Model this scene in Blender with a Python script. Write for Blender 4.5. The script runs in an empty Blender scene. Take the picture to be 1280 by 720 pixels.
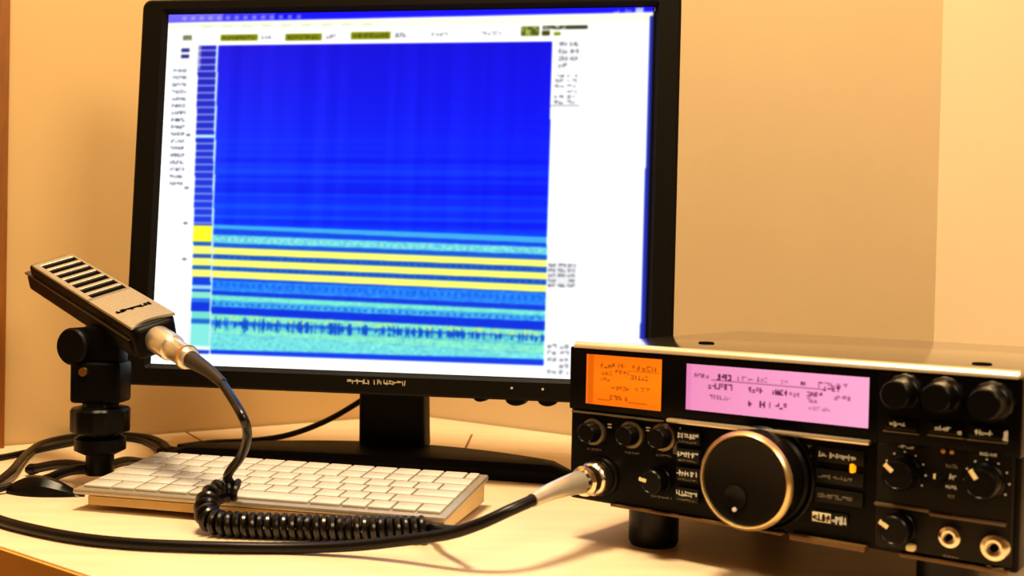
import bpy, bmesh, math, random
import numpy as np
from mathutils import Vector, Matrix

random.seed(7)
C = bpy.context.scene.collection
DZ = 0.75                      # desk top height
CAMZ = DZ + 0.19
RYAW = 0.6404                  # yaw of the desk, back wall and radio
MYAW = 0.1559                  # yaw of the monitor
RD = Vector((math.cos(RYAW), -math.sin(RYAW), 0))
RB = Vector((math.sin(RYAW), math.cos(RYAW), 0))

# ------------------------------------------------------------------ materials
def lin(c):
    c = c / 255.0
    return c / 12.92 if c <= 0.04045 else ((c + 0.055) / 1.055) ** 2.4

def rgb(r, g, b):
    return (lin(r), lin(g), lin(b), 1)

def mat(name, col, rough=0.5, metal=0.0, spec=0.5, noise=0.0, nscale=60.0, bump=0.0,
        bscale=300.0, stretch=None, emit=None, estr=1.0, coat=0.0):
    m = bpy.data.materials.new(name)
    m.use_nodes = True
    nt = m.node_tree
    b = nt.nodes['Principled BSDF']
    b.inputs['Base Color'].default_value = col
    b.inputs['Roughness'].default_value = rough
    b.inputs['Metallic'].default_value = metal
    b.inputs['Specular IOR Level'].default_value = spec
    b.inputs['Coat Weight'].default_value = coat
    b.inputs['Coat Roughness'].default_value = 0.15
    if emit:
        b.inputs['Emission Color'].default_value = emit
        b.inputs['Emission Strength'].default_value = estr
    tc = nt.nodes.new('ShaderNodeTexCoord')
    mp = nt.nodes.new('ShaderNodeMapping')
    nt.links.new(tc.outputs['Object'], mp.inputs['Vector'])
    if stretch:
        mp.inputs['Scale'].default_value = stretch
    if noise > 0:
        n = nt.nodes.new('ShaderNodeTexNoise')
        n.inputs['Scale'].default_value = nscale
        n.inputs['Detail'].default_value = 4
        nt.links.new(mp.outputs['Vector'], n.inputs['Vector'])
        r = nt.nodes.new('ShaderNodeValToRGB')
        lo = tuple(max(0, c * (1 - noise)) for c in col[:3]) + (1,)
        hi = tuple(min(1, c * (1 + noise)) for c in col[:3]) + (1,)
        r.color_ramp.elements[0].position = 0.3
        r.color_ramp.elements[1].position = 0.7
        r.color_ramp.elements[0].color = lo
        r.color_ramp.elements[1].color = hi
        nt.links.new(n.outputs['Fac'], r.inputs['Fac'])
        nt.links.new(r.outputs['Color'], b.inputs['Base Color'])
    if bump > 0:
        n2 = nt.nodes.new('ShaderNodeTexNoise')
        n2.inputs['Scale'].default_value = bscale
        n2.inputs['Detail'].default_value = 3
        nt.links.new(tc.outputs['Object'], n2.inputs['Vector'])
        bp = nt.nodes.new('ShaderNodeBump')
        bp.inputs['Strength'].default_value = bump
        bp.inputs['Distance'].default_value = 0.001
        nt.links.new(n2.outputs['Fac'], bp.inputs['Height'])
        nt.links.new(bp.outputs['Normal'], b.inputs['Normal'])
    return m

def screen_mat(name, strength=1.0, rough=0.35, spec=0.2):
    """emissive screen whose picture is a colour attribute computed below"""
    m = bpy.data.materials.new(name)
    m.use_nodes = True
    nt = m.node_tree
    b = nt.nodes['Principled BSDF']
    b.inputs['Base Color'].default_value = (0.004, 0.004, 0.004, 1)
    b.inputs['Roughness'].default_value = rough
    b.inputs['Specular IOR Level'].default_value = spec
    a = nt.nodes.new('ShaderNodeAttribute')
    a.attribute_name = 'picture'
    nt.links.new(a.outputs['Color'], b.inputs['Emission Color'])
    b.inputs['Emission Strength'].default_value = strength
    return m

M = {}
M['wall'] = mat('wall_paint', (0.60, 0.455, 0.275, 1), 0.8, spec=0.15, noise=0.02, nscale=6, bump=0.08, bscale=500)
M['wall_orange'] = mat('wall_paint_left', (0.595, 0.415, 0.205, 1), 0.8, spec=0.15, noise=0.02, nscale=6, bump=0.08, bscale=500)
M['wall_lit'] = mat('wall_paint_lit', (0.83, 0.665, 0.44, 1), 0.8, spec=0.15, noise=0.02, nscale=6, bump=0.08, bscale=500)  # lighter than the back wall, standing for the light it catches
M['wall_dim'] = mat('wall_paint_low_bounce', (0.34, 0.23, 0.125, 1), 0.85, spec=0.1, noise=0.02, nscale=6)  # unseen walls darkened to cut their bounced light
M['ceiling'] = mat('ceiling_paint', (0.75, 0.66, 0.52, 1), 0.9, spec=0.1, noise=0.02, bump=0.05)
M['floor'] = mat('floor_wood', (0.30, 0.17, 0.07, 1), 0.45, noise=0.25, nscale=14, stretch=(1, 8, 1))
M['trim'] = mat('trim_wood', (0.24, 0.085, 0.007, 1), 0.5, noise=0.15, nscale=20, stretch=(8, 8, 1))
M['desk'] = mat('desk_laminate', (0.82, 0.65, 0.44, 1), 0.40, spec=0.45, noise=0.06, nscale=9, stretch=(1.2, 9, 1), bump=0.03)
M['desk_edge'] = mat('desk_edge_band', (0.75, 0.40, 0.085, 1), 0.5, spec=0.3, noise=0.10, nscale=9, stretch=(1, 1, 8))
M['joint'] = mat('joint_dark_line', (0.22, 0.10, 0.02, 1), 0.8, noise=0.1)  # dark seam between the desk boards
M['bezel'] = mat('monitor_black_plastic', (0.009, 0.007, 0.004, 1), 0.5, spec=0.15, noise=0.06, nscale=200, bump=0.05, bscale=900)
M['base'] = mat('monitor_base_plastic', (0.007, 0.006, 0.005, 1), 0.5, spec=0.12, noise=0.06, nscale=200, bump=0.04, bscale=900)
M['print'] = mat('grey_print', rgb(200, 185, 150), 0.6, noise=0.04)
M['white_print'] = mat('white_print', rgb(200, 198, 185), 0.6, noise=0.04, emit=rgb(150, 140, 120), estr=0.25)  # faint glow added, though the print is no light source
M['dim_print'] = mat('dim_print', rgb(120, 112, 95), 0.6, noise=0.04, emit=rgb(120, 110, 90), estr=0.10)  # weak glow added to lift the dull lettering
M['black'] = mat('radio_black_paint', (0.005, 0.0045, 0.003, 1), 0.45, spec=0.14, noise=0.06, nscale=120, bump=0.05, bscale=900)
M['gloss'] = mat('radio_gloss_window', (0.003, 0.0025, 0.002, 1), 0.25, spec=0.15, noise=0.05, nscale=120)
M['case'] = mat('radio_case_paint', (0.060, 0.045, 0.024, 1), 0.12, spec=0.8, noise=0.05, nscale=60, coat=1.0)
M['edge'] = mat('radio_edge_highlight', (0.80, 0.70, 0.52, 1), 0.30, metal=0.75, spec=0.7, noise=0.04)  # bright colour stands for light reflected along the bevel
M['collar'] = mat('knob_collar_satin', (0.20, 0.165, 0.10, 1), 0.32, metal=0.7, spec=0.6, noise=0.04)
M['knob'] = mat('knob_rubber', (0.004, 0.0036, 0.003, 1), 0.32, spec=0.22, noise=0.05, nscale=200)
M['dialface'] = mat('dial_dark_plastic', (0.007, 0.006, 0.004, 1), 0.36, spec=0.2, noise=0.05, nscale=200)
M['ring'] = mat('brass_ring', (0.80, 0.62, 0.34, 1), 0.28, metal=0.9, noise=0.04, nscale=120)
M['pointer'] = mat('pointer_paint', rgb(235, 220, 170), 0.5, noise=0.03)
M['button'] = mat('button_plastic', (0.014, 0.014, 0.010, 1), 0.45, spec=0.2, noise=0.05, nscale=200)
M['led'] = mat('amber_led', rgb(255, 150, 20), 0.4, noise=0.03, emit=rgb(255, 150, 10), estr=1.2)
M['chrome'] = mat('nickel_plated_metal', (0.83, 0.74, 0.56, 1), 0.22, metal=1.0, noise=0.04, nscale=150)
M['silver'] = mat('satin_silver_metal', (0.86, 0.80, 0.68, 1), 0.33, metal=0.85, noise=0.03, nscale=150)
M['boot'] = mat('silver_boot_metal', (0.74, 0.69, 0.58, 1), 0.32, metal=0.65, noise=0.05, nscale=120)
M['rubber'] = mat('black_cable_rubber', (0.005, 0.004, 0.0035, 1), 0.36, spec=0.35, noise=0.08, nscale=300)
M['coil'] = mat('coil_cable_plastic', (0.005, 0.0045, 0.004, 1), 0.28, spec=0.6, noise=0.08, nscale=300)
M['miccase'] = mat('microphone_black_body', (0.004, 0.0035, 0.003, 1), 0.45, spec=0.16, noise=0.08, nscale=300, bump=0.1, bscale=1500)
M['micgrille'] = mat('microphone_grille_grey', (0.50, 0.455, 0.37, 1), 0.36, metal=0.55, spec=0.6, noise=0.06, nscale=300, bump=0.1, bscale=1500)
M['slot'] = mat('slot_dark_mesh', (0.003, 0.0025, 0.002, 1), 0.7, spec=0.05, noise=0.2, nscale=800)
M['brass'] = mat('brass_screw', (0.75, 0.48, 0.14, 1), 0.3, metal=1.0, noise=0.05)
M['key'] = mat('key_white_plastic', (0.60, 0.565, 0.48, 1), 0.30, spec=0.6, noise=0.04, nscale=90)
M['plate'] = mat('keyboard_aluminium', (0.46, 0.41, 0.32, 1), 0.35, metal=0.5, noise=0.04, nscale=100)
M['tray'] = mat('keyboard_bright_gap_amber', (0.66, 0.47, 0.20, 1), 0.35, noise=0.04)  # opaque colour standing for the bright gap under the keyboard
M['screen'] = screen_mat('monitor_picture', 1.0)
M['lcd'] = screen_mat('radio_picture', 1.0, 0.3, 0.25)

# ------------------------------------------------------------------ mesh helpers
def add_box(bm, x0, x1, y0, y1, z0, z1, bev=0.0, seg=2):
    r = bmesh.ops.create_cube(bm, size=1.0)
    vs = r['verts']
    bmesh.ops.scale(bm, vec=(x1 - x0, y1 - y0, z1 - z0), verts=vs)
    bmesh.ops.translate(bm, vec=((x0 + x1) / 2, (y0 + y1) / 2, (z0 + z1) / 2), verts=vs)
    if bev > 0:
        es = list({e for v in vs for e in v.link_edges})
        bmesh.ops.bevel(bm, geom=es, offset=bev, segments=seg, affect='EDGES', profile=0.5)
    return bm

def box(x0, x1, y0, y1, z0, z1, bev=0.0, seg=2):
    return add_box(bmesh.new(), x0, x1, y0, y1, z0, z1, bev, seg)

def add_lathe(bm, prof, origin=(0, 0, 0), axis=(0, -1, 0), n=40, flute=0, fdepth=0.0):
    """prof = [(radius, distance along axis)...]; open ends are capped by radius 0"""
    ax = Vector(axis).normalized()
    t = Vector((0, 0, 1)) if abs(ax.z) < 0.9 else Vector((1, 0, 0))
    u = ax.cross(t).normalized()
    v = ax.cross(u).normalized()
    o = Vector(origin)
    rings = []
    for r, d in prof:
        if r < 1e-6:
            rings.append([bm.verts.new(o + ax * d)])
        else:
            ring = []
            for i in range(n):
                a = 2 * math.pi * i / n
                rr = r * (1 - (fdepth if flute and (i // 2) % 2 else 0))
                ring.append(bm.verts.new(o + ax * d + (u * math.cos(a) + v * math.sin(a)) * rr))
            rings.append(ring)
    for a, b in zip(rings, rings[1:]):
        if len(a) == 1 and len(b) == 1:
            continue
        for i in range(n):
            j = (i + 1) % n
            if len(a) == 1:
                bm.faces.new((a[0], b[i], b[j]))
            elif len(b) == 1:
                bm.faces.new((a[i], b[0], a[j]))
            else:
                bm.faces.new((a[i], b[i], b[j], a[j]))
    return bm

def lathe(prof, origin=(0, 0, 0), axis=(0, -1, 0), n=40, **k):
    return add_lathe(bmesh.new(), prof, origin, axis, n, **k)

def catmull(pts, per=8):
    P = [Vector(p) for p in pts]
    P = [P[0] * 2 - P[1]] + P + [P[-1] * 2 - P[-2]]
    out = []
    for i in range(1, len(P) - 2):
        for k in range(per):
            t = k / per
            a, b, c, d = P[i - 1], P[i], P[i + 1], P[i + 2]
            out.append(0.5 * ((2 * b) + (c - a) * t + (2 * a - 5 * b + 4 * c - d) * t * t
                              + (3 * b - a - 3 * c + d) * t ** 3))
    out.append(P[-2])
    return out

def frames(path):
    """parallel transport frames"""
    T = []
    for i in range(len(path)):
        a = path[max(0, i - 1)]
        b = path[min(len(path) - 1, i + 1)]
        T.append((b - a).normalized())
    n = T[0].orthogonal().normalized()
    out = []
    for i, t in enumerate(T):
        n = (n - t * n.dot(t)).normalized()
        out.append((t, n, t.cross(n)))
    return out

def add_tube(bm, path, r, n=12):
    path = [Vector(p) for p in path]
    fr = frames(path)
    rings = []
    for i, (p, (t, a, b)) in enumerate(zip(path, fr)):
        rr = r[i] if isinstance(r, (list, tuple)) else r
        rings.append([bm.verts.new(p + (a * math.cos(2 * math.pi * k / n) + b * math.sin(2 * math.pi * k / n)) * rr) for k in range(n)])
    for A, B in zip(rings, rings[1:]):
        for k in range(n):
            j = (k + 1) % n
            bm.faces.new((A[k], A[j], B[j], B[k]))
    bm.faces.new(rings[0][::-1])
    bm.faces.new(rings[-1])
    return bm

def tube(pts, r, per=8, n=12, smooth=True):
    return add_tube(bmesh.new(), catmull(pts, per) if smooth else pts, r, n)

def add_prism(bm, poly, z0, z1):
    lo = [bm.verts.new((x, y, z0)) for x, y in poly]
    hi = [bm.verts.new((x, y, z1)) for x, y in poly]
    bm.faces.new(lo[::-1])
    bm.faces.new(hi)
    n = len(poly)
    for i in range(n):
        j = (i + 1) % n
        bm.faces.new((lo[i], lo[j], hi[j], hi[i]))
    return bm

def obj(name, bm, material, parent=None, smooth=True, angle=0.6):
    bmesh.ops.recalc_face_normals(bm, faces=bm.faces[:])
    me = bpy.data.meshes.new(name)
    bm.to_mesh(me)
    bm.free()
    me.materials.append(material)
    if smooth:
        me.polygons.foreach_set('use_smooth', [True] * len(me.polygons))
        try:
            me.set_sharp_from_angle(angle=angle)
        except Exception:
            pass
    o = bpy.data.objects.new(name, me)
    C.objects.link(o)
    if parent:
        o.parent = parent
    return o

def thing(name, label, cat, loc=(0, 0, 0), rotz=0.0, group=None):
    o = bpy.data.objects.new(name, None)
    o.empty_display_size = 0.05
    C.objects.link(o)
    o.location = loc
    o.rotation_euler = (0, 0, rotz)
    o['label'] = label
    o['category'] = cat
    if group:
        o['group'] = group
    return o

def struct(name, bm, material, smooth=False):
    o = obj(name, bm, material, None, smooth)
    o['kind'] = 'structure'
    return o

# ---- little illegible lettering: rows of glyph-like strokes lying on a plane
def strokes(bm, x0, x1, z0, z1, n, y, rng, lw=0.18, slant=0.0):
    """n letter shapes between x0..x1, z0..z1 in the xz plane at depth y"""
    cw = (x1 - x0) / n
    h = z1 - z0
    w = cw * 0.72
    t = max(lw * h, 0.0003)
    def bar(ax, az, bx, bz):
        d = Vector((bx - ax, bz - az))
        if d.length < 1e-7:
            return
        d.normalize()
        q = Vector((-d.y, d.x)) * t / 2
        e = d * t / 2
        pts = [(ax - e.x + q.x, az - e.y + q.y), (ax - e.x - q.x, az - e.y - q.y),
               (bx + e.x - q.x, bz + e.y - q.y), (bx + e.x + q.x, bz + e.y + q.y)]
        bm.faces.new([bm.verts.new((px, y, pz)) for px, pz in pts])
    for i in range(n):
        a = x0 + cw * i + cw * 0.10
        b = a + cw * .80
        for _ in range(rng.choice((2, 3, 3))):
            k = rng.random()
            if k < .45:
                x = rng.uniform(a, b)
                bar(x, z0 + h * rng.choice((0, .1, .35)), x + cw * rng.uniform(-.15, .15), z1 - h * rng.choice((0, .1, .3)))
            else:
                zz = z0 + h * rng.uniform(.1, .9)
                bar(a, zz, b, zz + h * rng.uniform(-.1, .1))
    return bm

# ---- painted screens -------------------------------------------------------
class Paint:
    def __init__(self, w, h, nx, ny, fill):
        self.w, self.h, self.nx, self.ny = w, h, nx, ny
        self.u = np.linspace(-w / 2, w / 2, nx)[None, :].repeat(ny, 0)
        self.v = np.linspace(-h / 2, h / 2, ny)[:, None].repeat(nx, 1)
        self.im = np.zeros((ny, nx, 3)) + np.array(fill, float)
    def put(self, mask, col, a=1.0):
        col = np.array(col, float)
        if isinstance(mask, np.ndarray) and mask.dtype != bool:
            mm = np.clip(mask, 0, 1)[..., None] * a
        else:
            mm = mask[..., None] * a
        self.im = self.im * (1 - mm) + col * mm
    def rect(self, u0, v0, u1, v1, col, a=1.0):
        u0, u1 = min(u0, u1), max(u0, u1)
        v0, v1 = min(v0, v1), max(v0, v1)
        sx = self.w / self.nx
        m = np.clip((self.u - u0) / sx + .5, 0, 1) * np.clip((u1 - self.u) / sx + .5, 0, 1)
        m = m * np.clip((self.v - v0) / sx + .5, 0, 1) * np.clip((v1 - self.v) / sx + .5, 0, 1)
        self.put(m, col, a)
    def scribble(self, u0, v0, u1, v1, n, col, rng, a=0.9):
        cw = (u1 - u0) / n
        h = v1 - v0
        t = max(h * 0.2, self.w / self.nx * 0.9)
        for i in range(n):
            x = u0 + cw * i
            w = cw * 0.74
            for _ in range(rng.choice((2, 3, 3))):
                k = rng.random()
                if k < 0.5:
                    xx = x + w * rng.choice((0, .5, 1)) * 0.85
                    self.rect(xx, v0 + h * rng.choice((0, 0, .4)), xx + t, v1 - h * rng.choice((0, 0, .3)), col, a)
                else:
                    vv = v0 + h * rng.choice((0, .4, .8))
                    self.rect(x, vv, x + w, vv + t, col, a)
    def build(self, name, material, parent, y=0.0, blur=2):
        nx, ny = self.nx, self.ny
        for _ in range(blur):
            q = np.pad(self.im, ((1, 1), (1, 1), (0, 0)), mode='edge')
            q = (q[:-2] + 2 * q[1:-1] + q[2:]) / 4
            self.im = (q[:, :-2] + 2 * q[:, 1:-1] + q[:, 2:]) / 4
        co = np.zeros((ny, nx, 3))
        co[..., 0] = self.u
        co[..., 1] = y
        co[..., 2] = self.v
        idx = np.arange(nx * ny).reshape(ny, nx)
        f = np.stack([idx[:-1, :-1], idx[:-1, 1:], idx[1:, 1:], idx[1:, :-1]], -1).reshape(-1)
        me = bpy.data.meshes.new(name)
        nf = (nx - 1) * (ny - 1)
        me.vertices.add(nx * ny)
        me.vertices.foreach_set('co', co.reshape(-1))
        me.loops.add(nf * 4)
        me.loops.foreach_set('vertex_index', f.astype(np.int32))
        me.polygons.add(nf)
        me.polygons.foreach_set('loop_start', np.arange(0, nf * 4, 4, dtype=np.int32))
        me.update(calc_edges=True)
        me.validate()
        at = me.color_attributes.new('picture', 'FLOAT_COLOR', 'POINT')
        s = np.clip(self.im, 0, 255) / 255.0
        l = np.where(s <= 0.04045, s / 12.92, ((s + 0.055) / 1.055) ** 2.4)
        rgba = np.concatenate([l, np.ones((ny, nx, 1))], -1).astype(np.float32)
        at.data.foreach_set('color', rgba.reshape(-1))
        me.materials.append(material)
        o = bpy.data.objects.new(name, me)
        C.objects.link(o)
        o.parent = parent
        return o

# ------------------------------------------------------------------ the room
def wall_between(name, a, b, material, z0=0.0, z1=2.6, th=0.06, flip=False):
    ax, ay = a
    bx, by = b
    d = Vector((bx - ax, by - ay, 0)).normalized()
    n = Vector((-d.y, d.x, 0)) * (-th if flip else th)
    bm = bmesh.new()
    add_prism(bm, [(ax, ay), (bx, by), (bx + n.x, by + n.y), (ax + n.x, ay + n.y)], z0, z1)
    return struct(name, bm, material)

CORNER = (-0.125, 1.395)
SEAM = (0.3944, 1.0071)
LEFT_END = (-1.392, 0.420)
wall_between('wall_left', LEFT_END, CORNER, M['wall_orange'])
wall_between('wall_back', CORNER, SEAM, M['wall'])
wall_between('wall_right', SEAM, (1.9, 1.13), M['wall_lit'])
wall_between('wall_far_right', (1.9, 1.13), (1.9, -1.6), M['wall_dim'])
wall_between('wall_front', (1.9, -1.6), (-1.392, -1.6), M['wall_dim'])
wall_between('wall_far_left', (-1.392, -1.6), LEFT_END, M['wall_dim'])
ROOM = [LEFT_END, CORNER, SEAM, (1.9, 1.13), (1.9, -1.6), (-1.392, -1.6)]
struct('floor', add_prism(bmesh.new(), ROOM, -0.05, 0.0), M['floor'])
struct('ceiling', add_prism(bmesh.new(), ROOM, 2.6, 2.65), M['ceiling'])
# wooden frame standing against the left wall, at the frame's left border
tl = Vector((-0.792, -0.61, 0))
tn = Vector((0.61, -0.792, 0))
t0 = Vector((-0.5155, 1.0935, 0))
tq = [t0, t0 + tl * 0.09, t0 + tl * 0.09 + tn * 0.016, t0 + tn * 0.016]
struct('trim_1', add_prism(bmesh.new(), [(p.x, p.y) for p in tq], DZ, 2.6), M['trim'])

# ------------------------------------------------------------------ desk
desk = thing('desk', 'pale wooden corner desk carrying the monitor, keyboard, microphone and radio', 'desk', (0, 0, 0))
def ab(a, b):
    p = RD * a + RB * b
    return (p.x, p.y)
FB, WB = 0.3687, 1.040
cl = Vector((-0.125, 1.3915))
front_left = (-0.672, 0.9606)
poly = [front_left, ab(0.26, FB), ab(0.26, WB - 0.0), (SEAM[0], SEAM[1] - 0.003), (cl.x, cl.y)]
poly = [(-0.676, 0.967)] + poly[1:]
bm = add_prism(bmesh.new(), poly, DZ - 0.04, DZ)
top = obj('desk_top', bm, M['desk'], desk, smooth=False)
# wide front edge band
e0 = Vector((poly[0][0], poly[0][1])); e1 = Vector((poly[1][0], poly[1][1]))
ed = (e1 - e0).normalized(); en = Vector((ed.y, -ed.x))
eo = obj('edge_band', add_prism(bmesh.new(), [tuple(e0), tuple(e1), tuple(e1 + en * .002), tuple(e0 + en * .002)], DZ - 0.042, DZ - 0.0012), M['desk_edge'], desk, smooth=False)
for a, b in ((-0.85, .50), (0.20, .42), (0.20, .98), (-0.86, .90)):
    x, y = ab(a, b)
    obj('leg', box(x - .025, x + .025, y - .025, y + .025, 0, DZ - 0.04, .003), M['desk_edge'], desk)
for (ax, ay, bx, by) in ((-0.3656, 1.2160, -0.3176, 1.1331), (-0.0423, 1.2386, -0.0455, 1.1434)):
    d = Vector((bx - ax, by - ay)).normalized(); q = Vector((-d.y, d.x)) * 0.0011
    obj('joint_line', add_prism(bmesh.new(), [(ax - q.x, ay - q.y), (bx - q.x, by - q.y), (bx + q.x, by + q.y), (ax + q.x, ay + q.y)], DZ - .001, DZ + .0003), M['joint'], top, smooth=False)

# ------------------------------------------------------------------ monitor
MB0 = Vector((-0.13, 1.005, DZ))
mon = thing('computer_monitor', 'black flat screen monitor showing a blue spectrogram with yellow stripes, behind the keyboard', 'monitor', MB0, -MYAW)
# panel centre in the stand's frame
MC = Vector((-0.1047, 0.96, CAMZ + 0.0686))
inv = Matrix.Rotation(MYAW, 4, 'Z')
pc = inv @ (MC - MB0)
TILT = 0.074
def panel(o):
    o.location = pc
    o.rotation_euler = (-TILT, 0, 0)
    return o
L_, R_, B_, T_ = -.2478, .2462, -.1812, .1745
SW, SH = .2237, .1615
def rrect(x0, x1, z0, z1, r, n=5):
    pts = []
    for cx, cz, a0 in ((x1 - r, z1 - r, 0), (x0 + r, z1 - r, 90), (x0 + r, z0 + r, 180), (x1 - r, z0 + r, 270)):
        for i in range(n + 1):
            a = math.radians(a0 + 90 * i / n)
            pts.append((cx + r * math.cos(a), cz + r * math.sin(a)))
    return pts
bm = bmesh.new()
loops = [[bm.verts.new((x, y, z)) for x, z in rrect(*d)] for y, d in (
    (.030, (L_ + .004, R_ - .004, B_ + .004, T_ - .004, .007)),
    (.026, (L_, R_, B_, T_, .008)),
    (-.003, (L_, R_, B_, T_, .008)),
    (-.005, (L_ + .002, R_ - .002, B_ + .002, T_ - .002, .007)),
    (-.005, (-SW - .004, SW + .004, -SH - .004, SH + .004, .003)),
    (.0006, (-SW - .0002, SW + .0002, -SH - .0002, SH + .0002, .0006)))]
for A, B in zip(loops, loops[1:]):
    for i in range(len(A)):
        j = (i + 1) % len(A)
        bm.faces.new((A[i], A[j], B[j], B[i]))
bez = panel(obj('bezel', bm, M['bezel'], mon))
bm = bmesh.new()
add_box(bm, L_ + .006, R_ - .006, .0275, .045, B_ + .006, T_ - .006, .006)
add_box(bm, -.15, .15, .040, .062, -.12, .11, .008)
panel(obj('back_cover', bm, M['base'], mon))

# the picture on the screen
rng = random.Random(3)
nr = np.random.RandomState(5)
P = Paint(2 * SW, 2 * SH, 600, 434, (250, 252, 255))
U, V = P.u, P.v
# soft variation of the white
P.im += (nr.rand(*U.shape) - .5)[..., None] * 2
# title bar
tb = np.interp(U, (-.224, .224), (.1540, .1570))
DV = P.h / P.ny
P.put(np.clip((V - tb) / DV + .5, 0, 1), (32, 28, 250))
P.put((V > tb) & (U < -.12), (112, 104, 246), .45)
P.put((V > .1555) & (U < -.17), (150, 140, 255), .6)
for k in range(14):
    x = -.21 + k * .0085
    P.rect(x, .1560, x + .004, .1595, (190, 188, 255), .55)
# toolbar tint
P.put(np.clip((tb - V) / DV + .5, 0, 1) * (V > .1475), (236, 244, 206), .65)
for k in range(9):
    P.rect(-.19 + k * .019, .1488, -.18 + k * .019, .1510, (190, 196, 160), .5)
# window buttons
P.scribble(.1880, .1570, .1945, .1605, 1, (220, 220, 255), rng)
P.scribble(.1985, .1570, .2055, .1605, 1, (170, 170, 255), rng)
P.rect(.2070, .1565, .2140, .1610, (225, 230, 245), .8)
# right blue strip
P.put((U > np.interp(V, (-.16, .16), (.2182, .2200))) & (V < .154), (34, 52, 170))
P.put((U > np.interp(V, (-.16, .16), (.2222, .2226))), (6, 6, 20))
# spectrogram boundaries
left = np.interp(V, (-.15, .132), (-.1668, -.1735))
right = np.interp(V, (-.15, .132), (.1370, .1351))
cl0 = np.interp(V, (-.15, .132), (-.1862, -.1930))
cl1 = np.interp(V, (-.15, .132), (-.1682, -.1758))
# rows: left pixel edges / right pixel edges expressed on the screen's own height
vl = [.1319, .060, -.0333, -.0371, -.0424, -.0502, -.0539, -.0605, -.0647, -.0714, -.0750, -.0818, -.0837, -.0917, -.0936, -.0972, -.1023, -.1080, -.1143, -.1204, -.1245, -.1268, -.1322, -.1472, -.1510]
vr = [.1319, .055, -.0395, -.0452, -.0485, -.0552, -.0596, -.0657, -.0705, -.0767, -.0812, -.0875, -.0880, -.0978, -.0990, -.1035, -.1078, -.1130, -.1206, -.1258, -.1265, -.1335, -.1405, -.1455, -.1505]
# bands between successive edges
tt = np.clip((U + .17) / .305, 0, 1)
edges = [np.array(a) * (1 - tt) + np.array(b) * tt for a, b in zip(vl, vr)]
spec = (U > left) & (U < right) & (V < edges[0]) & (V > edges[-1])
col = (U > cl0) & (U < cl1) & (V < edges[0]) & (V > edges[-1] - .0005)
frac = np.clip((.132 - V) / .165, 0, 1)
base = np.stack([32 * (1 - tt) * (1 - .8 * frac) + 2, 22 * (1 - tt) + 4 + 50 * frac ** 1.2, 208 + 42 * frac ** .7], -1)
rown = np.interp(V[:, 0], np.linspace(-.17, .17, 150), nr.rand(150))
streak = (rown[:, None] - .5) * np.clip((frac - .35) * 2.2, 0, 1)
base = base + streak[..., None] * np.array([10, 46, 34])
coln = np.interp(U[0], np.linspace(-.23, .23, 90), nr.rand(90))
base = base + ((coln[None, :] - .5) * 9)[..., None]
im = P.im
im[spec] = base[spec]
noise = nr.rand(*U.shape)
def smooth_noise(n, kx, ky):
    for _ in range(kx):
        n = (n + np.roll(n, 1, 1) + np.roll(n, -1, 1)) / 3
    for _ in range(ky):
        n = (n + np.roll(n, 1, 0) + np.roll(n, -1, 0)) / 3
    return (n - n.min()) / (n.max() - n.min())
n1 = smooth_noise(noise, 2, 1)
n2 = smooth_noise(nr.rand(*U.shape), 1, 4)
CY, BL, YE, LB, GR = (70, 170, 225), (20, 78, 222), (250, 248, 118), (40, 130, 235), (125, 222, 196)
bands = [None, None, CY, BL, (110, 205, 222), (26, 92, 206), YE, (28, 86, 190), YE, (24, 84, 192), YE, (14, 60, 215),
         LB, (58, 150, 232), (18, 66, 214), (120, 222, 200), (70, 165, 225), (10, 56, 214), (136, 224, 190),
         (44, 120, 215), (110, 205, 200), (134, 224, 196), (118, 214, 214), (18, 66, 222)]
tex = [0, 0, 10, 14, 70, 24, 0, 30, 0, 26, 0, 14, 60, 60, 20, 40, 80, 14, 50, 120, 60, 46, 70, 10]
for i in range(2, 24):
    m = ((U > left) & (U < right)) * np.clip((edges[i] - V) / DV + .5, 0, 1) * np.clip((V - edges[i + 1]) / DV + .5, 0, 1)
    c = np.array(bands[i], float) + ((n1 - .5) * tex[i])[..., None] * np.array([.8, 1.0, .4])
    im[:] = im * (1 - m[..., None]) + c * m[..., None]
# dotted rows along the noisy bands
colh = smooth_noise(nr.rand(1, U.shape[1]), 1, 0)
colh = np.where(colh > .42, .35 + .75 * nr.rand(1, U.shape[1]), 0.0)
dmid = (edges[19] + edges[20]) / 2
dh = (edges[18] - edges[20]) * .62
dots = spec & (abs(V - dmid + .001) < dh * colh)
im[dots] = (16, 84, 196)
low = spec & (V <= edges[20]) & (V > edges[22]) & (n2 > .66)
im[low] = (96, 196, 204)
m = spec & (V <= edges[18]) & (V > edges[19]) & (n2 > .62)
im[m] = (190, 224, 140)
per = (np.sin(U * 2 * math.pi / .0062) > .35)
for i, c in ((4, (150, 224, 190)), (12, (24, 104, 222)), (16, (34, 112, 214)), (7, (44, 108, 200)), (9, (44, 108, 200))):
    mid = (edges[i] + edges[i + 1]) / 2
    hh = (edges[i] - edges[i + 1]) * .22
    mm = spec & (abs(V - mid) < hh) & per & (n1 > .35)
    im[mm] = c
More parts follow.
